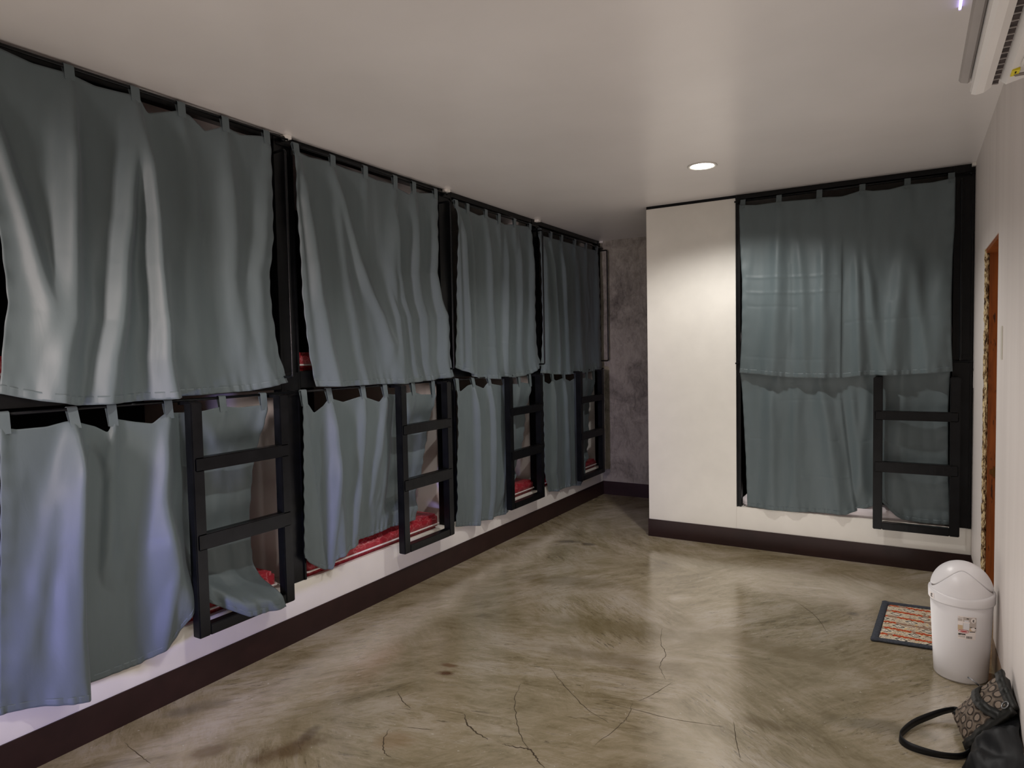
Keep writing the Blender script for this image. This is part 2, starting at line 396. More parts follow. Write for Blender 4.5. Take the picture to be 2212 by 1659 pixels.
def mattress(side, s0, s1, z, h, mat, label, n0=-.012):
    f = FR[side]; root = thing('mattress', label, 'mattress', f((s0+s1)/2, -.6, z), 'bunk mattresses')
    part('cushion', SB(f, ((s0, -DEP+.03, z+.001), (s1, n0, z+h)), bevel=.018), mat, root, True)
    if mat == 'red':
        a, b = f(s0-.001, -DEP+.03, z), f(s1+.001, n0+.001, z)
        for zz in (z+.032,):
            bm = bmesh.new()
            tube(bm, [f(s0, -DEP+.03, zz), f(s0, n0-.004, zz), f(s0+.004, n0+.001, zz), f(s1-.004, n0+.001, zz), f(s1, n0-.004, zz), f(s1, -DEP+.03, zz)], .0055, 6)
            part('piping', bm, 'piping_white', root, True)
mattress('L', 1.06, 2.29, .308, .10, 'red', 'red patterned lower mattress behind the nearest left ladder')
mattress('L', 2.49, 3.665, .308, .10, 'red', 'red patterned lower mattress with long exposed edge in the second left bunk')
mattress('L', 3.90, 5.02, .308, .10, 'red', 'red patterned lower mattress behind the third left ladder')
mattress('L', 5.19, 6.36, .308, .085, 'red', 'red patterned lower mattress behind the farthest left ladder')
mattress('L', 1.06, 2.33, 1.425, .10, 'red', 'red upper mattress glimpsed left of the nearest upper curtain', -.06)
mattress('L', 2.49, 3.70, 1.425, .10, 'red', 'red upper mattress showing beside the first post, behind the second upper curtain', -.06)
mattress('B', XQ+.04, .212, .308, .085, 'sheet', 'white sheeted lower mattress in the back bunk')
mattress('B', XQ+.04, .212, 1.425, .09, 'blanket', 'brown patterned upper mattress in the back bunk', -.06)
def pillow(c, sx, sy, sz, label):
    root = thing('pillow', label, 'pillow', c)
    bm = bmesh.new()
    def P(u, v):
        a = 2*math.pi*u; b = math.pi*(v-.5); e = .45
        sg = lambda x, q: math.copysign(abs(x)**q, x)
        return (c[0]+sx*sg(math.cos(b), .7)*sg(math.cos(a), e), c[1]+sy*sg(math.cos(b), .7)*sg(math.sin(a), e), c[2]+sz+sz*sg(math.sin(b), .8)*(1+.05*math.sin(9*a)))
    grid(bm, P, 40, 16, True); bmesh.ops.remove_doubles(bm, verts=bm.verts[:], dist=1e-5)
    part('cover', bm, 'sheet', root, True)
pillow((.235, 5.45, 1.516), .07, .14, .055, 'white pillow glimpsed right of the back upper curtain')
pillow((-1.01, 5.42, 1.516), .08, .14, .055, 'white pillow glimpsed left of the back upper curtain')

# ------------------------------------------------------------------ curtains
SPEC = {
 'A1': {'side':'L','n':0.04,'top':[(1.069,2.615),(1.155,2.598),(1.256,2.582),(1.378,2.588),(1.473,2.572),(1.57,2.579),(1.628,2.585),(1.652,2.575),(1.681,2.527),(1.806,2.574),(1.832,2.582),(1.877,2.573),(1.948,2.527),(2.027,2.565),(2.05,2.577),(2.135,2.56),(2.265,2.588),(2.302,2.574)],'right':[(2.302,2.574),(2.296,2.092),(2.265,1.902),(2.28,1.717),(2.31,1.529),(2.367,1.374)],'bottom':[(1.102,1.394),(1.215,1.36),(1.342,1.334),(1.533,1.332),(1.762,1.337),(1.768,1.34),(2.137,1.343),(2.367,1.374)],'left':[(1.069,2.615),(1.065,2.389),(1.125,1.951),(1.14,1.716),(1.119,1.583),(1.102,1.394)],'tabs':[(1.076,2.618),(1.379,2.612),(1.63,2.613),(1.833,2.609),(2.051,2.601),(2.288,2.594)]},
 'A2': {'side':'L','n':0.035,'top':[(2.449,2.569),(2.56,2.557),(2.703,2.567),(2.83,2.556),(2.981,2.558),(3.077,2.547),(3.228,2.553),(3.274,2.537),(3.387,2.519),(3.422,2.556),(3.49,2.548),(3.633,2.575),(3.673,2.561)],'right':[(3.673,2.561),(3.648,2.033),(3.697,1.868),(3.769,1.758),(3.777,1.469),(3.812,1.346)],'bottom':[(2.554,1.342),(2.751,1.332),(3.026,1.332),(3.256,1.321),(3.51,1.33),(3.812,1.346)],'left':[(2.449,2.569),(2.443,2.312),(2.466,2.092),(2.481,1.798),(2.516,1.535),(2.554,1.342)],'tabs':[(2.45,2.595),(2.725,2.592),(2.982,2.585),(3.245,2.582),(3.426,2.578),(3.661,2.586)]},
 'A3': {'side':'L','n':0.035,'top':[(3.872,2.542),(4.029,2.531),(4.188,2.517),(4.264,2.538),(4.341,2.525),(4.453,2.522),(4.552,2.507),(4.69,2.529),(4.928,2.547),(4.976,2.549)],'right':[(4.976,2.549),(4.997,2.329),(5.018,2.097),(5.02,1.626),(5.044,1.483),(5.091,1.391)],'bottom':[(3.84,1.407),(3.982,1.351),(4.126,1.321),(4.389,1.302),(4.661,1.303),(4.921,1.325),(5.091,1.391)],'left':[(3.872,2.542),(3.883,2.316),(3.877,2.005),(3.865,1.693),(3.84,1.407)],'tabs':[(3.872,2.554),(4.03,2.552),(4.272,2.556),(4.457,2.548),(4.694,2.547),(4.948,2.565)]},
 'A4': {'side':'L','n':0.03,'top':[(5.111,2.513),(5.213,2.508),(5.328,2.51),(5.538,2.513),(5.82,2.514),(6.074,2.513),(6.359,2.521)],'right':[(6.359,2.521),(6.388,2.094),(6.415,1.639),(6.448,1.316)],'bottom':[(5.098,1.324),(5.339,1.305),(5.563,1.292),(6.058,1.295),(6.448,1.316)],'left':[(5.111,2.513),(5.13,2.202),(5.143,1.723),(5.098,1.324)],'tabs':[(5.122,2.534),(5.329,2.534),(5.543,2.536),(5.821,2.538),(6.075,2.539),(6.346,2.541)]},
 'B1': {'side':'L','n':0.03,'top':[(1.094,1.277),(1.148,1.26),(1.249,1.26),(1.315,1.274),(1.349,1.268),(1.419,1.243),(1.468,1.211),(1.484,1.269),(1.57,1.247),(1.651,1.231),(1.706,1.271),(1.817,1.265),(1.875,1.263),(1.987,1.278),(2.077,1.265),(2.236,1.268)],'right':[(2.236,1.268),(2.185,0.907),(2.162,0.709),(2.174,0.503),(2.229,0.268)],'bottom':[(1.049,0.26),(1.201,0.236),(1.329,0.205),(1.335,0.236),(1.564,0.231),(1.671,0.266),(1.784,0.401),(1.849,0.406),(2.007,0.296),(2.229,0.268)],'left':[(1.094,1.277),(1.075,0.8),(1.049,0.26)],'tabs':[(1.098,1.301),(1.338,1.302),(1.485,1.293),(1.723,1.294),(1.988,1.3),(2.23,1.292)]},
 'B2': {'side':'L','n':0.03,'top':[(2.458,1.27),(2.504,1.248),(2.541,1.197),(2.612,1.232),(2.633,1.257),(2.655,1.271),(2.759,1.241),(2.894,1.263),(2.917,1.266),(2.94,1.256),(3.059,1.219),(3.105,1.266),(3.188,1.257),(3.267,1.254),(3.378,1.263),(3.463,1.239),(3.581,1.232),(3.605,1.244)],'right':[(3.605,1.244),(3.582,1.054),(3.569,0.933),(3.499,0.691),(3.441,0.526),(3.407,0.422)],'bottom':[(2.442,0.439),(2.477,0.399),(2.573,0.337),(2.629,0.325),(2.637,0.37),(2.756,0.401),(2.847,0.426),(3.115,0.436),(3.26,0.429),(3.407,0.422)],'left':[(2.458,1.27),(2.45,0.891),(2.45,0.668),(2.442,0.439)],'tabs':[(2.468,1.295),(2.652,1.295),(2.918,1.289),(3.109,1.287),(3.378,1.285),(3.606,1.275)]},
 'B3': {'side':'L','n':0.03,'top':[(3.848,1.282),(3.907,1.231),(3.999,1.27),(4.062,1.279),(4.205,1.238),(4.26,1.278),(4.284,1.281),(4.323,1.266),(4.46,1.246),(4.511,1.261),(4.623,1.251),(4.729,1.246),(4.785,1.257),(4.945,1.235)],'right':[(4.945,1.235),(4.909,1.054),(4.905,0.941),(4.879,0.775),(4.838,0.686),(4.758,0.549),(4.644,0.421)],'bottom':[(3.812,0.283),(4.094,0.233),(4.101,0.253),(4.299,0.242),(4.463,0.228),(4.532,0.244),(4.579,0.343),(4.644,0.421)],'left':[(3.848,1.282),(3.856,0.978),(3.836,0.663),(3.84,0.424),(3.812,0.283)],'tabs':[(3.858,1.305),(4.062,1.294),(4.279,1.294),(4.503,1.275),(4.734,1.264),(4.917,1.271)]},
 'B4': {'side':'L','n':0.025,'top':[(5.134,1.26),(5.268,1.219),(5.301,1.227),(5.324,1.271),(5.411,1.242),(5.559,1.261),(5.699,1.224),(5.81,1.251),(5.961,1.239),(6.066,1.246),(6.255,1.204)],'right':[(6.255,1.204),(6.235,1.03),(6.212,0.772),(6.205,0.558),(6.16,0.439),(6.064,0.403)],'bottom':[(5.223,0.266),(5.431,0.237),(5.593,0.248),(5.887,0.206),(5.952,0.238),(5.984,0.398),(6.064,0.403)],'left':[(5.134,1.26),(5.146,1.035),(5.167,0.74),(5.156,0.446),(5.223,0.266)],'tabs':[(5.145,1.283),(5.325,1.286),(5.559,1.282),(5.811,1.272),(6.067,1.264),(6.236,1.222)]},
 'A5': {'side':'B','n':0.035,'top':[(-1.088,2.546),(-0.971,2.531),(-0.828,2.533),(-0.791,2.533),(-0.573,2.523),(-0.537,2.528),(-0.416,2.517),(-0.293,2.542),(-0.231,2.529),(-0.134,2.525),(-0.03,2.542),(0.101,2.536),(0.228,2.549)],'right':[(0.228,2.549),(0.227,2.243),(0.218,2.068),(0.213,1.802),(0.215,1.535),(0.224,1.33)],'bottom':[(-1.092,1.323),(-0.925,1.308),(-0.735,1.288),(-0.412,1.285),(-0.292,1.303),(-0.046,1.307),(0.224,1.33)],'left':[(-1.088,2.546),(-1.084,2.287),(-1.07,1.98),(-1.076,1.571),(-1.092,1.323)],'tabs':[(-1.088,2.559),(-0.82,2.556),(-0.557,2.555),(-0.293,2.556),(-0.032,2.562),(0.221,2.567)]},
 'B5': {'side':'B','n':0.025,'top':[(-1.094,1.365),(-1.025,1.349),(-0.831,1.343),(-0.554,1.352),(-0.293,1.35),(-0.046,1.354),(0.213,1.366)],'right':[(0.213,1.366),(0.205,1.077),(0.207,0.76),(0.214,0.487),(0.22,0.324)],'bottom':[(-1.053,0.317),(-0.832,0.314),(-0.388,0.329),(-0.358,0.344),(-0.226,0.398),(-0.18,0.449),(-0.089,0.353),(-0.048,0.329),(0.08,0.32),(0.22,0.324)],'left':[(-1.094,1.365),(-1.076,0.991),(-1.062,0.678),(-1.053,0.317)],'tabs':[(-1.084,1.391),(-0.831,1.368),(-0.554,1.366),(-0.293,1.369),(-0.047,1.375),(0.202,1.379)]},
}
def interp(pts, x, k=0):
    if x <= pts[0][k]: return pts[0][1-k]
    for (a, b) in zip(pts, pts[1:]):
        if x <= b[k]:
            d = b[k]-a[k]
            return a[1-k]+(b[1-k]-a[1-k])*((x-a[k])/d if d > 1e-9 else 0)
    return pts[-1][1-k]
def resample(pts):
    """curve by arc fraction along its chord direction -> function t -> (s,z), lightly rounded"""
    L = [0]
    for a, b in zip(pts, pts[1:]): L.append(L[-1]+math.hypot(b[0]-a[0], b[1]-a[1]))
    def F(t):
        d = t*L[-1]
        for i in range(len(pts)-1):
            if d <= L[i+1] or i == len(pts)-2:
                q = (d-L[i])/max(1e-9, L[i+1]-L[i]); a, b = pts[i], pts[i+1]
                return (a[0]+(b[0]-a[0])*q, a[1]+(b[1]-a[1])*q)
    return F
def by_s(pts):
    s0, s1 = pts[0][0], pts[-1][0]
    def F(t):
        s = s0+(s1-s0)*t
        zs = [interp(pts, s+e*.006) for e in (-1, 0, 1)]
        return (s, sum(zs)/3)
    return F
sm = lambda x: 0 if x <= 0 else 1 if x >= 1 else x*x*(3-2*x)
def curtain(key, label, ridges=(), steps=(), seed=0, tuck=None, amp=.012, rod=None, seams=(), n0=None, nmin=.008, recede=0, creases=(), recess=None):
    sp = SPEC[key]; f = FR[sp['side']]; n0 = sp['n'] if n0 is None else n0
    T, Bt = by_s(sp['top']), by_s(sp['bottom']); Lf, Rf = resample(sp['left']), resample(sp['right'])
    c00, c10, c01, c11 = T(0), T(1), Bt(0), Bt(1)
    ts = [a[0] for a in sp['tabs']]; s0, s1 = sp['top'][0][0], sp['top'][-1][0]
    tu = [(s-s0)/(s1-s0) for s in ts]
    rnd = random.Random(seed); ph = rnd.random()*40
    def P2(u, v):
        t, b, l, r = T(u), Bt(u), Lf(v), Rf(v); o = []
        for k in (0, 1):
            o.append((1-v)*t[k]+v*b[k]+(1-u)*l[k]+u*r[k]-((1-u)*(1-v)*c00[k]+u*(1-v)*c10[k]+(1-u)*v*c01[k]+u*v*c11[k]))
        return o
    def D(u, v):
        d = 0
        for q in tu:     # pleat fanning below each tab
            w = .018+.10*v
            d += .016*math.exp(-((u-q)/w)**2)*math.exp(-2.6*v)*sm(v*14+.3)
        for (ua, ub, w, a, va, vb) in ridges:
            if v < va-.05: continue
            c = ua+(ub-ua)*(v-va)/max(.01, vb-va) if v < vb else ub
            e = sm((v-va+.05)/.25)*(1 if vb > .9 else 1-sm((v-vb)/.2))
            ww = w*(.5+.5*v)
            d += 2.1*a*e*math.exp(-((u-c)/ww)**2)
        for (ua, ub, a, w, va) in steps:
            c = ua+(ub-ua)*v
            d += 1.5*a*sm((u-c)/w+.5)*math.exp(-max(0, u-c)/.12)*sm((v-va)/.2)
        for i, (fr, am) in enumerate(((7, 1), (13, .5))):
            d += amp*am*noise.noise(Vector((u*fr+ph+v*.8, v*1.3+i*7, seed)))*sm(v*3)
        d += .004*noise.noise(Vector((u*26+ph, v*7, seed+3)))*sm(v*4)
        for (h, p0, p1, a, ax) in creases:   # pressed fold lines
            q, w_ = (v, u) if ax == 'h' else (u, v)
            if p0 < w_ < p1: d += a*math.exp(-((q-h)/.007)**2)
        if v > .9: d += .0025*math.sin(u*150+ph)*sm((v-.9)/.1)
        d += .003*math.sin(v*70+ph)*(math.exp(-u/.02)+math.exp(-(1-u)/.02))
        if recess: d -= recess[1]*sm((u-recess[0])/.10)*sm(v/.3)*(1-sm((v-.80)/.12))
        if tuck:
            ut, at, va, vw = (tuck+(.55, .45))[:4]
            d -= at*sm((u-ut)/.15)*sm((v-va)/vw)
        return d
    def P(u, v, off=0):
        s, z = P2(u, v)
        n = max(nmin, n0-.006+D(u, v)) - recede*sm(v*7-.15) if not ((tuck and u > tuck[0]) or (recess and u > recess[0])) else n0-.006+D(u, v)
        return f(s, n+off, z)
    root = thing('curtain', label, 'curtain', f((s0+s1)/2, n0, sp['top'][0][1]), 'grey tab top bunk curtains')
    bm = bmesh.new(); NU, NV = 160, 150
    grid(bm, P, NU, NV)
    o = part('panel', bm, 'cloth', root, True)
    md = o.modifiers.new('thickness', 'SOLIDIFY'); md.thickness = .0025; md.offset = 0
    bm = bmesh.new()                                        # turned-up bottom hem
    grid(bm, lambda u, v: P(u, .975+.027*v, .0012+.0016*math.sin(u*170+3*math.sin(u*31))), 260, 4)
    o = part('hem', bm, 'cloth', root, True)
    md = o.modifiers.new('thickness', 'SOLIDIFY'); md.thickness = .0022; md.offset = 0
    for c in seams:
        bm = bmesh.new()
        grid(bm, lambda u, v: P(c+(u-.5)*.006, v, .002), 2, NV)
        part('seam', bm, 'cloth', root, True)
    zr = rod[1]; nr = rod[0]
    for s in ts:
        u = min(.985, max(.015, (s-s0)/(s1-s0)))
        s, zt = P2(u, .012); nt = n0-.006+D(u, .012)
        wid = .036; pth = []; rr = .0095
        ws = f(1, 0, 0)-f(0, 0, 0); wn = f(0, 1, 0)-f(0, 0, 0)
        pth.append((f(s, nt+.003, zt-.012), ws, wn))
        for k in range(9):
            a = math.pi*k/8; nn, zz = nr+rr*math.cos(a), zr+rr*math.sin(a)
            pth.append((f(s, nn, zz), ws, wn*math.cos(a)+Vector((0, 0, math.sin(a)))))
        pth.append((f(s, max(.003, nt-.004), zt-.012), ws, -wn))
        bm = bmesh.new(); band(bm, pth, wid, .0022)
        part('tab', bm, 'cloth', root, False)
    return root
U = (.03,); LO = (.018, 1.318)
curtain('A1', 'wide grey upper curtain at the left edge, pinkish lit folds, hung from the ceiling', seed=1, rod=(.03, 2.612), amp=.010,
  ridges=[(.25, .13, .05, .035, .05, 1), (.44, .27, .05, .035, .05, 1), (.46, .475, .045, .045, .05, 1), (.02, .10, .04, .02, .1, .7), (.66, .60, .06, .012, .05, 1), (.80, .82, .06, .014, .05, .8), (.97, .90, .05, .012, .1, 1)],
  steps=[(.50, .525, -.030, .02, .35)])
curtain('A2', 'grey upper curtain over the second left bunk, skewed open at its left edge', seed=2, rod=(.03, 2.598), amp=.010,
  ridges=[(.02, .10, .05, .03, .0, 1), (.22, .50, .04, .02, .03, .8), (.24, .30, .05, .012, .05, 1), (.63, .56, .05, .018, .05, 1), (.63, .68, .03, .014, .1, 1), (.80, .78, .05, .024, .05, 1), (.97, .93, .05, .022, .1, 1)],
  steps=[(.66, .72, -.014, .02, .05), (.55, .60, -.012, .015, .45)])
curtain('A3', 'grey upper curtain over the third left bunk, hem curved like a smile', seed=3, creases=[(.77, .42, .75, .002, 'h'), (.80, .2, .5, -.002, 'h')], rod=(.03, 2.568), amp=.009,
  ridges=[(.02, .10, .05, .03, .0, 1), (.16, .20, .04, .016, .05, 1), (.36, .42, .05, .014, .05, 1), (.62, .55, .04, .016, .05, 1), (.80, .75, .04, .012, .05, 1), (.97, .92, .05, .014, .1, 1)],
  steps=[(.05, .15, -.02, .02, .05), (.42, .46, -.010, .012, .1)])
curtain('A4', 'dim grey upper curtain farthest along the left row, in shadow by the rough wall', seed=4, rod=(.03, 2.555), amp=.008,
  ridges=[(.05, .06, .05, .02, .0, 1), (.17, .26, .03, .014, .03, 1), (.33, .40, .03, .014, .03, 1), (.60, .62, .05, .008, .05, 1), (.97, .90, .05, .01, .1, 1)])
curtain('A5', 'wide dark grey upper curtain on the back bunk with straight centre seam', seed=5, n0=.065, nmin=.034,
  creases=[(.43, .02, .50, .003, 'h'), (.52, .02, .50, .003, 'h'), (.60, .03, .3, -.002, 'h'), (.70, .52, .95, -.002, 'h'), (.255, .35, .95, .003, 'v'), (.74, .6, 1, .003, 'v'), (.90, .02, .5, -.002, 'h')], rod=(.03, 2.578), amp=.010, seams=(.512,),
  ridges=[(.20, .17, .05, .016, .15, 1), (.30, .34, .04, .010, .2, 1), (.42, .42, .04, .014, .2, 1), (.58, .60, .03, .016, .3, .95), (.62, .70, .03, .010, .3, 1), (.80, .74, .05, .018, .3, 1), (.83, .90, .04, .014, .3, 1), (.97, .93, .06, .014, .4, 1)],
  steps=[(.512, .512, -.008, .012, .2)])
curtain('B1', 'grey lower curtain at the left edge, violet lit flap, corner draped under the ladder', seed=6, rod=LO, amp=.012,
  ridges=[(.20, .16, .05, .03, .0, 1), (.215, .22, .04, .03, .0, 1), (.17, .07, .05, .016, .1, .8), (.34, .34, .05, .010, .0, .5), (.53, .54, .05, .016, .0, .9), (.54, .62, .05, .026, .4, 1), (.56, .50, .025, .012, .7, 1), (.66, .70, .02, .014, .75, 1), (.86, .95, .03, .008, .85, 1), (.80, .82, .08, .006, .1, .9)],
  steps=[(.27, .243, -.040, .025, .02)], tuck=(.68, -.10, .86, .10), recess=(.62, .07))
curtain('B2', 'grey lower curtain of the second left bunk, bunched at its bottom left corner', seed=7, rod=LO, amp=.010,
  ridges=[(.17, .26, .045, .026, .0, 1), (.19, .19, .03, .018, .3, 1), (.39, .36, .05, .018, .0, 1), (.56, .48, .05, .014, .0, .7), (.80, .80, .05, .006, .0, .9)],
  steps=[(.41, .40, -.012, .02, .0), (.03, .16, -.02, .02, .0)], tuck=(.62, .03), recess=(.60, .05))
curtain('B3', 'straight hanging grey lower curtain of the third left bunk, reaching below the ledge', seed=8, rod=LO, amp=.010,
  ridges=[(.19, .28, .05, .022, .0, 1), (.39, .50, .06, .022, .0, 1), (.60, .66, .04, .010, .0, .8), (.80, .84, .05, .006, .0, .9)],
  steps=[(.20, .34, -.020, .02, .0)], tuck=(.80, .02), recess=(.74, .05))
curtain('B4', 'narrow grey lower curtain of the farthest left bunk', seed=9, rod=LO, amp=.008,
  ridges=[(.17, .16, .05, .016, .0, 1), (.38, .45, .05, .014, .0, 1), (.60, .72, .05, .014, .0, 1)], tuck=(.84, .02), recess=(.78, .05))
curtain('B5', 'dark grey lower curtain on the back bunk, hem swept up beside the ladder', seed=10, n0=.03, nmin=.010, recede=.026,
  creases=[(.50, .03, .5, -.003, 'h'), (.22, .2, .6, -.002, 'h'), (.75, .3, .55, .003, 'h'), (.27, .1, .9, .002, 'v'), (.52, .6, .95, -.002, 'h')], rod=(.018, 1.39), amp=.010, seams=(.50,),
  ridges=[(.16, .14, .05, .016, .1, 1), (.30, .26, .05, .010, .1, 1), (.42, .50, .05, .016, .1, 1), (.56, .60, .04, .012, .1, .8), (.64, .60, .04, .010, .1, .8), (.80, .76, .05, .006, .1, .8)],
  steps=[(.50, .57, -.012, .012, .1)])

# ------------------------------------------------------------------ ceiling lamp and violet tube
dl = thing('downlight', 'round recessed ceiling downlight, lit, above the white panel', 'ceiling light', (LX, LY, H))
bm = bmesh.new(); pr = [(.088, 0), (.090, -.004), (.084, -.007), (.074, -.005), (.070, -.001)]
grid(bm, lambda u, v: (lambda q: (LX+q[0]*math.cos(2*math.pi*u), LY+q[0]*math.sin(2*math.pi*u), H+q[1]))(pr[round(v*4)]), 48, 4, True)
part('trim_ring', bm, 'white_paint', dl, True)
bm = bmesh.new()
grid(bm, lambda u, v: (LX+.068*v*math.cos(2*math.pi*u), LY+.068*v*math.sin(2*math.pi*u), H-.003-.006*(1-v*v)), 40, 5, True)
bmesh.ops.remove_doubles(bm, verts=bm.verts[:], dist=1e-5)
part('bulb', bm, 'lamp_glow', dl, True, 'glowing white bulb')
vt = thing('tube_light', 'thin violet glowing tube on the ceiling beside the air conditioner', 'tube light', (.131, 2.4, H))
bm = bmesh.new(); tube(bm, [(.131, 1.9, H-.006), (.131, 2.775, H-.006)], .0045, 10); part('tube', bm, 'violet_glow', vt, True)
bm = B(((.127, 1.88, H-.012), (.135, 1.9, H)), ((.127, 2.772, H-.012), (.135, 2.782, H))); part('end_cap', bm, 'white_paint', vt)

# ------------------------------------------------------------------ air conditioner high on the right wall
ac = thing('air_conditioner', 'white wall mounted air conditioner in the top right corner', 'air conditioner', (XR, 1.87, 2.2))
Y0, Y1 = 1.42, 2.30
def prism(bm, prof, y0, y1):
    a = [bm.verts.new((x, y0, z)) for x, z in prof]; b = [bm.verts.new((x, y1, z)) for x, z in prof]
    n = len(prof)
    for i in range(n): bm.faces.new((a[i], a[(i+1) % n], b[(i+1) % n], b[i]))
    bm.faces.new(a[::-1]); bm.faces.new(b)
bm = bmesh.new(); prism(bm, [(XR, 2.47), (.180, 2.47), (.166, 2.44), (.134, 2.246), (.136, 2.226), (.197, 2.222), (.215, 2.205), (XR, 2.235)], Y0, Y1); part('body', bm, 'ac_plastic', ac)
bm = bmesh.new(); prism(bm, [(.110, 2.242), (.107, 2.237), (.112, 2.230), (.128, 2.225), (.133, 2.228), (.135, 2.246)], 1.66, Y1-.004); prism(bm, [(.124, 2.240), (.123, 2.235), (.130, 2.226), (.134, 2.230), (.136, 2.246)], Y0, 1.655); part('front_panel', bm, 'ac_grey', ac, label='lower lip of the front panel, shade painted grey')  # shade on the lip is put into a greyer plastic
bm = bmesh.new(); pf = [(.134, 2.205), (.137, 2.195), (.147, 2.191), (.165, 2.193), (.182, 2.204), (.181, 2.208), (.165, 2.199), (.147, 2.198)]; prism(bm, pf, Y0+.03, Y1); part('air_flap', bm, 'ac_plastic', ac)
bm = bmesh.new(); prism(bm, [(.178, 2.226), (.182, 2.207), (.196, 2.206), (.202, 2.226)], Y0+.03, Y1-.01); part('air_outlet', bm, 'slot_dark', ac, label='dark air outlet slot')
bm = bmesh.new()
for i in range(22): y = Y0+.06+i*.038; box(bm, (.181, y, 2.204), (.197, y+.003, 2.212))
o = part('outlet_vanes', bm, 'ac_grey', ac)
bm = B(((.218, 2.19, 2.203), (.235, 2.235, 2.2085))); part('warning_tag', bm, 'yellow_tag', ac, label='small yellow tag')
bm = B(((.225, 2.20, 2.2015), (.228, 2.212, 2.204))); part('tag_mark', bm, 'ink', ac)
bm = bmesh.new(); tube(bm, [(.245, 1.75, 2.205), (.245, 1.95, 2.205), (.247, 2.05, 2.205), (.236, 2.12, 2.204), (.236, 2.17, 2.206)], .004, 8); part('drain_wire', bm, 'white_paint', ac, True)
bm = B(((.25, 2.175, 2.206), (.275, 2.215, 2.214)), ((.225, 2.222, 2.198), (.262, 2.228, 2.206)), bevel=.002); part('wire_clip', bm, 'ac_grey', ac)

# ------------------------------------------------------------------ tape on the wall
tp = thing('tape_strip', 'short pale strip of tape on the right wall beside the doorway', 'tape', (XR, 3.60, 1.43))
bm = B(((XR-.003, 3.575, 1.43), (XR, 3.625, 1.575)), bevel=.001); part('strip', bm, 'tape', tp)

# ------------------------------------------------------------------ swing lid bin
CX, CY = .2, 3.6
bn = thing('trash_bin', 'white plastic swing lid bin with product label by the right wall', 'bin', (CX, CY, 0))
th0 = math.atan2(-CY, -CX)
def lathe(bm, prof, n=64, c=(CX, CY)):
    grid(bm, lambda u, v: (lambda q: (c[0]+q[0]*math.cos(2*math.pi*u), c[1]+q[0]*math.sin(2*math.pi*u), q[1]))(prof[round(v*(len(prof)-1))]), n, len(prof)-1, True)
def rad(z): return .104+.017*z/.355
bm = bmesh.new(); lathe(bm, [(.0, .004), (.095, .004), (.101, .001), (.104, .008)]+[(rad(z), z) for z in (.05, .1, .2, .3, .355)]+[(.117, .357), (.10, .02)]); part('body', bm, 'bin_plastic', bn, True)
bm = bmesh.new(); lathe(bm, [(.117, .350), (.126, .349), (.1275, .352), (.1285, .380), (.127, .387), (.122, .390), (.115, .388)])
for v_ in bm.verts:
    if v_.co.z > .37: v_.co.z += .014*abs(math.sin(math.atan2(v_.co.y-CY, v_.co.x-CX)-th0))**2-.004
part('rim', bm, 'bin_plastic', bn, True)
RB, HD = .121, .135
def dome(th, ph, k=1): return (CX+RB*k*math.cos(ph)*math.cos(th), CY+RB*k*math.cos(ph)*math.sin(th), .385+HD*k*max(0, math.sin(ph))**.95)
def seamh(th): c = math.cos(th-th0-.05); return .10+.84*(abs(c)**3.0)
def gap(th): return .012+.055*abs(math.sin(th-th0))**3
bm = bmesh.new(); grid(bm, lambda u, v: dome(2*math.pi*u, math.pi/2*v, .955), 72, 24, True); bmesh.ops.remove_doubles(bm, verts=bm.verts[:], dist=1e-5)
part('lid_gap_dark', bm, 'ac_grey', bn, True)  # grey inner dome added to darken the gap under the flap
def flap(u, v):
    th = 2*math.pi*u; a = seamh(th)+gap(th)
    if v < .08: return dome(th, a+.02*(v/.08), .96+.05*(v/.08))
    return dome(th, a+.02+(math.pi/2-a-.02)*(v-.08)/.92, 1.01)
bm = bmesh.new(); grid(bm, flap, 120, 26, True); bmesh.ops.remove_doubles(bm, verts=bm.verts[:], dist=1e-5)
part('swing_flap', bm, 'bin_plastic', bn, True)
bm = bmesh.new(); grid(bm, lambda u, v: dome(2*math.pi*u, seamh(2*math.pi*u)*min(1, v/.92), 1.0-(.04*(v-.92)/.08 if v > .92 else 0)), 120, 24, True)
part('lid_surround', bm, 'bin_plastic', bn, True)
def cpatch(bm, t0, t1, z0, z1, off, mi, shape='rect'):
    nu = 10; nv = 6 if shape == 'rect' else 10
    n0 = len(bm.faces)
    def P(u, v):
        if shape == 'ellipse':
            a = 2*math.pi*u; th = (t0+t1)/2+(t1-t0)/2*v*math.cos(a); z = (z0+z1)/2+(z1-z0)/2*v*math.sin(a)
        else: th = t0+(t1-t0)*u; z = z0+(z1-z0)*v
        r = rad(z)+off
        return (CX+r*math.cos(th), CY+r*math.sin(th), z)
    if shape == 'ellipse': grid(bm, P, 24, 3, True)
    else: grid(bm, P, nu, nv)
    bm.faces.ensure_lookup_table()
    for q in bm.faces[n0:]: q.material_index = mi
ta, tb, za, zb = th0+R(-5.59), th0+R(27.65), 0.207, 0.310
LT = lambda x: ta+(tb-ta)*x
LZ = lambda y: za+(zb-za)*y
bm = bmesh.new(); mats = ['pale_print', 'grey_print', 'beige_print', 'red_print', 'ink', 'bin_plastic']
def lp(x0, x1, y0, y1, lv, mi, shape='rect'): cpatch(bm, LT(x0), LT(x1), LZ(y0), LZ(y1), .0006+.0003*lv, mi, shape)
lp(0, 1, 0, 1, 0, 0)
lp(.28, 1, .38, .97, 1, 1); lp(0, .26, .38, .60, 1, 2); lp(0, .24, .78, .90, 1, 1); lp(.30, .62, .42, .72, 2, 5); lp(.28, .64, .72, .77, 3, 0); lp(.34, .58, .77, .84, 3, 5)
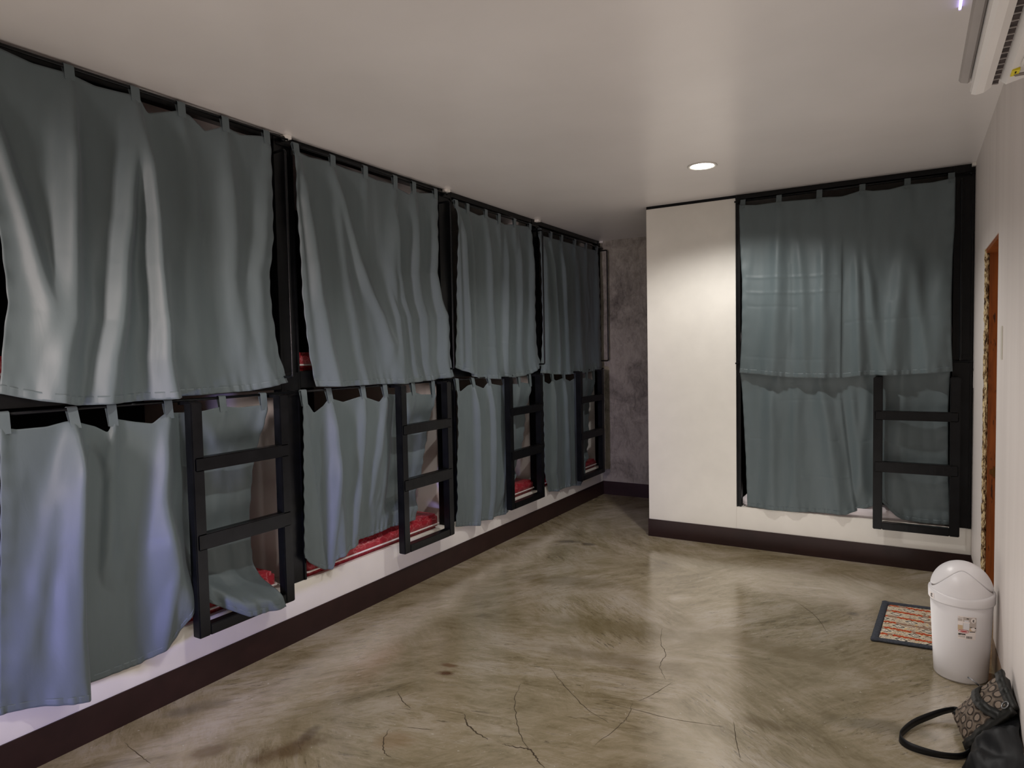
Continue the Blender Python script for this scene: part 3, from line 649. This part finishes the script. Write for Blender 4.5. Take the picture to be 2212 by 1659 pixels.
lp(.62, .80, .38, .50, 2, 2); lp(.70, .98, .40, .54, 3, 0, 'ellipse'); lp(.64, .96, .335, .36, 2, 4); lp(.64, .78, .545, .565, 3, 4); lp(.92, 1, .50, .54, 3, 4)
lp(.03, .60, .27, .42, 3, 3, 'ellipse'); lp(.06, .57, .29, .40, 4, 0, 'ellipse'); lp(.12, .52, .315, .375, 5, 3, 'ellipse')
lp(.03, .42, .19, .235, 2, 4); lp(.03, .15, .155, .178, 2, 4); lp(.17, .40, .13, .15, 2, 1); lp(.03, .40, .085, .11, 2, 1)
for i, wv in enumerate((.03, .015, .03, .012, .025, .012, .03)): lp(.48+i*.045, .48+i*.045+wv, .05, .15, 2, 4)
lp(.70, .98, .74, .96, 3, 0, 'ellipse')
lp(.79, .83, .79, .89, 5, 4); lp(.79, .90, .79, .805, 5, 4); lp(.79, .89, .832, .847, 5, 4); lp(.79, .90, .875, .89, 5, 4)
lp(.30, .42, .92, .95, 4, 1); lp(.03, .26, .93, .955, 2, 1); lp(.46, .58, .90, .93, 3, 4)
part('label', bm, mats, bn, True, 'printed product label with a large E')
bm = bmesh.new()
def rp(x0, x1, z0, z1, mi, off):
    n0 = len(bm.faces); c = th0+R(-62)
    grid(bm, lambda u, v: (lambda th, z: (CX+(.1288+off)*math.cos(th), CY+(.1288+off)*math.sin(th), z))(c+R(x0+(x1-x0)*u), z0+(z1-z0)*v), 6, 2)
    bm.faces.ensure_lookup_table()
    for q in bm.faces[n0:]: q.material_index = mi
rp(-9, 9, .354, .378, 0, 0)
for a in ((-1, 1, .358, .374), (-1, 5, .358, .361), (-1, 4.4, .3645, .3675), (-1, 5, .371, .374)): rp(*a, 1, .0005)
part('rim_sticker', bm, ['pale_print', 'ink'], bn, True, 'small sticker reading E')

# ------------------------------------------------------------------ doormat
mt = thing('doormat', 'small patterned doormat with dark grey binding beside the bin', 'doormat', (.05, 4.1, 0))
O = Vector((-.171, 3.798, 0)); UX = Vector((.997, .075, 0)); VY = Vector((.055, .998, 0)); WU, WV = .46, .605
def mp3(a, b, z): return O+UX*a+VY*b+Vector((0, 0, z))
bm = bmesh.new()
NU, NV = 150, 190; e = .033
V = [[bm.verts.new(mp3(e+(WU-2*e)*i/NU, e+(WV-2*e)*k/NV, .0125+.0018*noise.noise(Vector((i*.22, k*.16, 0)))-.004*(math.exp(-min(i, NU-i)/3)+math.exp(-min(k, NV-k)/3)))) for k in range(NV+1)] for i in range(NU+1)]
for i in range(NU):
    for k in range(NV): bm.faces.new((V[i][k], V[i+1][k], V[i+1][k+1], V[i][k+1]))
cl = bm.loops.layers.float_color.new('Col')
rn = random.Random(2)
def pat(a, b):
    """a along the short side 0..1, b along the long side 0..1 -> woven ikat print"""
    rows = 6.0; y = b*rows; row = int(y); fy = y-row
    colx = a*3.0+.2+.5*(row % 2); fx = colx-int(colx)
    jag = .06*math.sin(a*95)+.05*noise.noise(Vector((a*60, b*20, 0)))
    n = noise.noise(Vector((a*22, b*30, 5)))
    base = '#d9cbb4'
    if n > .45: base = '#b79c82'
    x = abs(fx-.5)*2; yy = abs(fy-.62)/.40
    d = x/.62+yy
    red = abs(fy-.16+jag*.7)
    if red < .15:
        m = noise.noise(Vector((a*7, row*3.1, 2)))
        if m > -.18:
            base = '#c6503a' if red < .09 else '#e0995f'
            if noise.noise(Vector((a*70, b*70, 1))) > .32: base = '#6f2c22'
        else: base = '#a98a76'
    elif d < 1:
        base = '#efe7d6'
        if .52 < d < .78: base = '#4a453c'
        if d < .12: base = '#5b5346'
    else:
        q = (x*6+(fy-.62)*5*(1 if fy > .62 else -1)) % 1
        if x > .5 and q < .35 and n < .2: base = '#efe4d0'
        elif x > .5 and q < .5: base = '#7d6c5b'
        elif n < -.3: base = '#e9c98c'
    return lin(base)
for fc in bm.faces:
    for lpp in fc.loops:
        r = lpp.vert.co-O; a = (r.dot(UX)-e)/(WU-2*e); b = (r.dot(VY)-e)/(WV-2*e)
        lpp[cl] = pat(a, 1-b)
part('woven_pile', bm, 'mat_pile', mt, True)
bm = bmesh.new(); box(bm, (0, 0, 0), (1, 1, 1))
for vv in bm.verts: vv.co = mp3(.01+(WU-.02)*vv.co.x, .01+(WV-.02)*vv.co.y, .001+.008*vv.co.z)
part('backing', bm, 'mat_binding', mt)
for a, b in (((0, .016), (WU, .016)), ((0, WV-.016), (WU, WV-.016)), ((.016, 0), (.016, WV)), ((WU-.016, 0), (WU-.016, WV))):
    bm = bmesh.new(); pts = []; N = 30
    for i in range(N+1):
        q = i/N; pts.append(mp3(a[0]+(b[0]-a[0])*q, a[1]+(b[1]-a[1])*q, .0095))
    dr = (pts[-1]-pts[0]).normalized(); sd = Vector((-dr.y, dr.x, 0))
    rings = []
    for i, p in enumerate(pts):
        k = .92+.1*noise.noise(Vector((i*.5, a[0]*9, b[1]*5)))
        rings.append([bm.verts.new(p+sd*(.018*k*math.cos(2*math.pi*j/12))+Vector((0, 0, .0088*k*math.sin(2*math.pi*j/12)))) for j in range(12)])
    for i in range(N):
        for j in range(12): bm.faces.new((rings[i][j], rings[i][(j+1) % 12], rings[i+1][(j+1) % 12], rings[i+1][j]))
    bm.faces.new(rings[0]); bm.faces.new(rings[-1][::-1])
    part('binding', bm, 'mat_binding', mt, True)

# ------------------------------------------------------------------ shoulder bag slumped against the wall
bg = thing('shoulder_bag', 'brown patterned shoulder bag with black trim slumped against the right wall', 'bag', (.25, 2.98, 0))
P1, P2_, P3, P4 = Vector((.140, 3.11, .045)), Vector((.178, 2.905, .018)), Vector((.318, 2.895, .205)), Vector((.298, 3.12, .240))
def face(a, b):   # a: lower edge -> wall edge, b: far end -> near end
    return (P1*(1-a)+P4*a)*(1-b)+(P2_*(1-a)+P3*a)*b
NF = ((P4-P1).cross(P2_-P1)).normalized()
if NF.z < 0: NF = -NF
def bulge(a, b): return .030*(math.sin(math.pi*min(1, max(0, a)))**.6)*(math.sin(math.pi*min(1, max(0, b)))**.6)
def fp(a, b, off=0):
    w = .004*noise.noise(Vector((a*7, b*7, 2)))+.003*noise.noise(Vector((a*16, b*14, 5)))
    return face(a, b)+NF*(bulge(a, b)-.008+w+off)
bm = bmesh.new(); NA = NB = 200
V = grid(bm, lambda u, v: fp(u, v), NA, NB)
cl = bm.loops.layers.float_color.new('Col')
bm.faces.ensure_lookup_table(); bm.faces.index_update()
def bagpat(a, b):
    x, y = a*5.6, b*4.8
    best = lin('#75685b')
    r = int(y); 
    for rr in (r-1, r, r+1):
        for cc in range(int(x)-2, int(x)+3):
            ox = cc+.5*(rr % 2)+.12*math.sin(rr*3+cc); oy = rr+.5+.1*math.sin(cc*5)
            dx, dy = x-ox, y-oy
            q = math.hypot(dx/.40, dy/.44)
            if .70 < q < 1.0: return lin('#2e241d')
            if q <= .70: return lin('#87786a')
            if 1.0 < q < 1.18 and (cc+rr) % 2: best = lin('#51453a')
    if noise.noise(Vector((x*1.5, y*1.5, 3))) > .1: best = lin('#5f5347')
    return best
for fc in bm.faces:
    i = fc.index; c = fc.calc_center_median() - P1
    a = (i//NB+.5)/NA; b = (i % NB+.5)/NB
    cc = bagpat(a, b)
    for l in fc.loops: l[cl] = cc
part('patterned_front', bm, 'bag_canvas', bg, True)
# body behind the face: wedge filling the corner between floor and wall
bm = bmesh.new()
def wedge(u, v):
    b = .02+.96*u; A = face(.03, b); Bq = face(1, b)
    sl = 1-.12*abs(2*b-1)**3
    prof = [A+NF*-.004, (A+Bq)/2-NF*.015, Bq+NF*-.004, Vector((.331, Bq.y, Bq.z*.9)), Vector((.332, Bq.y, .09)), Vector((.326, Bq.y, .012)), Vector((.25, (A.y+Bq.y)/2, .003)), Vector((A.x+.02, A.y, .003)), A+NF*-.004]
    t_ = v*8; i = min(7, int(t_)); q = t_-i
    return prof[i]*(1-q)+prof[i+1]*q
grid(bm, wedge, 24, 32); bmesh.ops.holes_fill(bm, edges=[e_ for e_ in bm.edges if e_.is_boundary], sides=0)
part('body', bm, 'leather', bg, True, 'dark bag body')
def strip_on_face(pts, wid, name, mat, off=.004, th=.005):
    bm = bmesh.new(); pp = []
    N = 28
    for i in range(N+1):
        q = i/N*(len(pts)-1); k = min(len(pts)-2, int(q)); q -= k
        a = pts[k][0]*(1-q)+pts[k+1][0]*q; b = pts[k][1]*(1-q)+pts[k+1][1]*q
        pp.append((a, b))
    path = []
    for i in range(N+1):
        a, b = pp[i]; p = fp(a, b, off); p0 = fp(*pp[max(0, i-1)], off); p1 = fp(*pp[min(N, i+1)], off)
        d = (p1-p0).normalized(); path.append((p, d.cross(NF), NF))
    band(bm, path, wid, th); part(name, bm, mat, bg, True)
strip_on_face([(.60, .0), (.55, .25), (.57, .5), (.64, .75), (.76, .97)], .036, 'handle', 'leather', .006, .008)
strip_on_face([(.99, .0), (.985, .3), (.985, .6), (.99, 1.0)], .034, 'zip_edge', 'leather', .006, .012)
strip_on_face([(.0, .985), (.3, .985), (.6, .985), (1.0, .985)], .040, 'base_edge', 'leather', .006, .014)
bm = bmesh.new(); p = fp(.62, -.02, .012); tube(bm, [p, p+Vector((-.02, .012, .012)), p+Vector((-.036, .02, .016))], .0035, 8); part('zip_pull', bm, 'steel', bg, True)
bm = bmesh.new(); c = fp(.93, .90, .014); tube(bm, [c+(P4-P1).normalized()*.014*math.cos(a)+(P2_-P1).normalized()*.014*math.sin(a) for a in [2*math.pi*k/16 for k in range(16)]], .0028, 8, True); part('ring', bm, 'steel', bg, True)
# dark gusset and flap slumped toward the camera
bm = bmesh.new()
def gus(u, v):      # u along y (near -> far), v from the wall edge down to the floor edge
    y = 2.60+.32*u; s = math.sin(math.pi*min(1, u*.85+.12))**.5
    hw = .03+.15*u**.8; x0 = .335-(.09+.085*s)
    a = v*math.pi/2
    x = .334-(.334-x0)*math.sin(a)**1.1; z = .003+hw*math.cos(a)**1.2
    k = .014*noise.noise(Vector((x*18+5, y*14, z*12)))+.007*math.sin(42*(y*1.2+x*.9))*math.sin(a*2)+.006*noise.noise(Vector((x*50, y*16, z*50)))
    return (min(.334, x-k*.6), y+k*.5, max(.002, z+k*math.sin(a*2)))
grid(bm, gus, 40, 24); bmesh.ops.remove_doubles(bm, verts=bm.verts[:], dist=1e-5)
part('gusset', bm, 'strap_black', bg, True, 'black gusset sagging on the floor')
# long strap looping over the floor, standing on its edge
def cat(pts, n):
    out = []; pts = [Vector(p) for p in pts]
    q = [pts[0]*2-pts[1]]+pts+[pts[-1]*2-pts[-2]]
    for i in range(1, len(q)-2):
        for k in range(n):
            t_ = k/n; a, b, c, d = q[i-1:i+3]
            out.append(.5*((2*b)+(c-a)*t_+(2*a-5*b+4*c-d)*t_*t_+(3*b-a-3*c+d)*t_**3))
    out.append(pts[-1]); return out
SP = [(0.199, 3.085, 0.045), (0.166, 3.151, 0.038), (0.13, 3.14, 0.032), (0.082, 3.094, 0.024), (0.018, 3.006, 0.018), (-0.023, 2.908, 0.0155), (-0.027, 2.862, 0.0145), (-0.001, 2.828, 0.0145), (0.051, 2.814, 0.0145), (0.111, 2.818, 0.0145), (0.169, 2.85, 0.0145), (0.213, 2.929, 0.02)]
pts = cat(SP, 10); path = []
for i, p in enumerate(pts):
    d = (pts[min(i+1, len(pts)-1)]-pts[max(i-1, 0)]).normalized()
    lean = Vector((0, 0, 1)) + Vector((-d.y, d.x, 0))*.25*math.sin(i*.12)
    path.append((p, lean, d.cross(lean)))
bm = bmesh.new(); band(bm, path, .026, .004); part('long_strap', bm, 'strap_black', bg, True)

# ------------------------------------------------------------------ cracks and chips in the floor
random.seed(9)
CR = [([(-1.592, 2.231), (-1.536, 2.174), (-1.47, 2.142), (-1.406, 2.127)], 0.007), ([(-1.342, 2.126), (-1.285, 2.134), (-1.23, 2.144), (-1.179, 2.106), (-1.132, 2.072)], 0.007), ([(-1.514, 2.567), (-1.47, 2.438), (-1.399, 2.328), (-1.306, 2.207), (-1.215, 2.135)], 0.0035), ([(-1.481, 2.774), (-1.371, 2.679), (-1.236, 2.566), (-1.129, 2.496), (-1.041, 2.457)], 0.003), ([(-1.011, 2.649), (-0.991, 2.532), (-0.996, 2.47), (-1.028, 2.289)], 0.003), ([(-1.149, 3.459), (-1.093, 3.273), (-1.036, 3.171), (-1.016, 3.026), (-0.953, 2.916)], 0.003), ([(-0.922, 2.899), (-0.961, 2.76), (-0.994, 2.676)], 0.0025), ([(-1.795, 1.993), (-1.76, 1.921), (-1.705, 1.864), (-1.663, 1.854)], 0.004), ([(-1.957, 2.24), (-1.887, 2.188), (-1.818, 2.161)], 0.004), ([(-2.644, 1.415), (-2.519, 1.398), (-2.422, 1.385)], 0.003), ([(-0.576, 4.195), (-0.456, 4.021), (-0.363, 3.791)], 0.003), ([(-1.132, 2.6), (-0.851, 2.609), (-0.637, 2.648)], 0.0025), ([(-0.605, 2.704), (-0.568, 2.577), (-0.528, 2.466)], 0.003), ([(-1.738, 2.04), (-1.636, 2.073)], 0.003)]
for pts, wd in CR:
    c = cat([(x, y, .0004) for x, y in pts], 7); bm = bmesh.new(); Lr = []
    N = len(c)
    for i, p in enumerate(c):
        d = (c[min(i+1, N-1)]-c[max(i-1, 0)]); d.z = 0; d.normalize(); s = Vector((-d.y, d.x, 0))
        k = wd*(.35+.65*math.sin(math.pi*i/(N-1)))*(.7+.5*random.random()); p = p+s*random.uniform(-.004, .004)*min(1, N/25)
        Lr.append((bm.verts.new(p+s*k/2), bm.verts.new(p-s*k/2)))
    for (a, b), (c_, d_) in zip(Lr, Lr[1:]): bm.faces.new((a, b, d_, c_))
    part('crack', bm, 'crack_dark', fl)
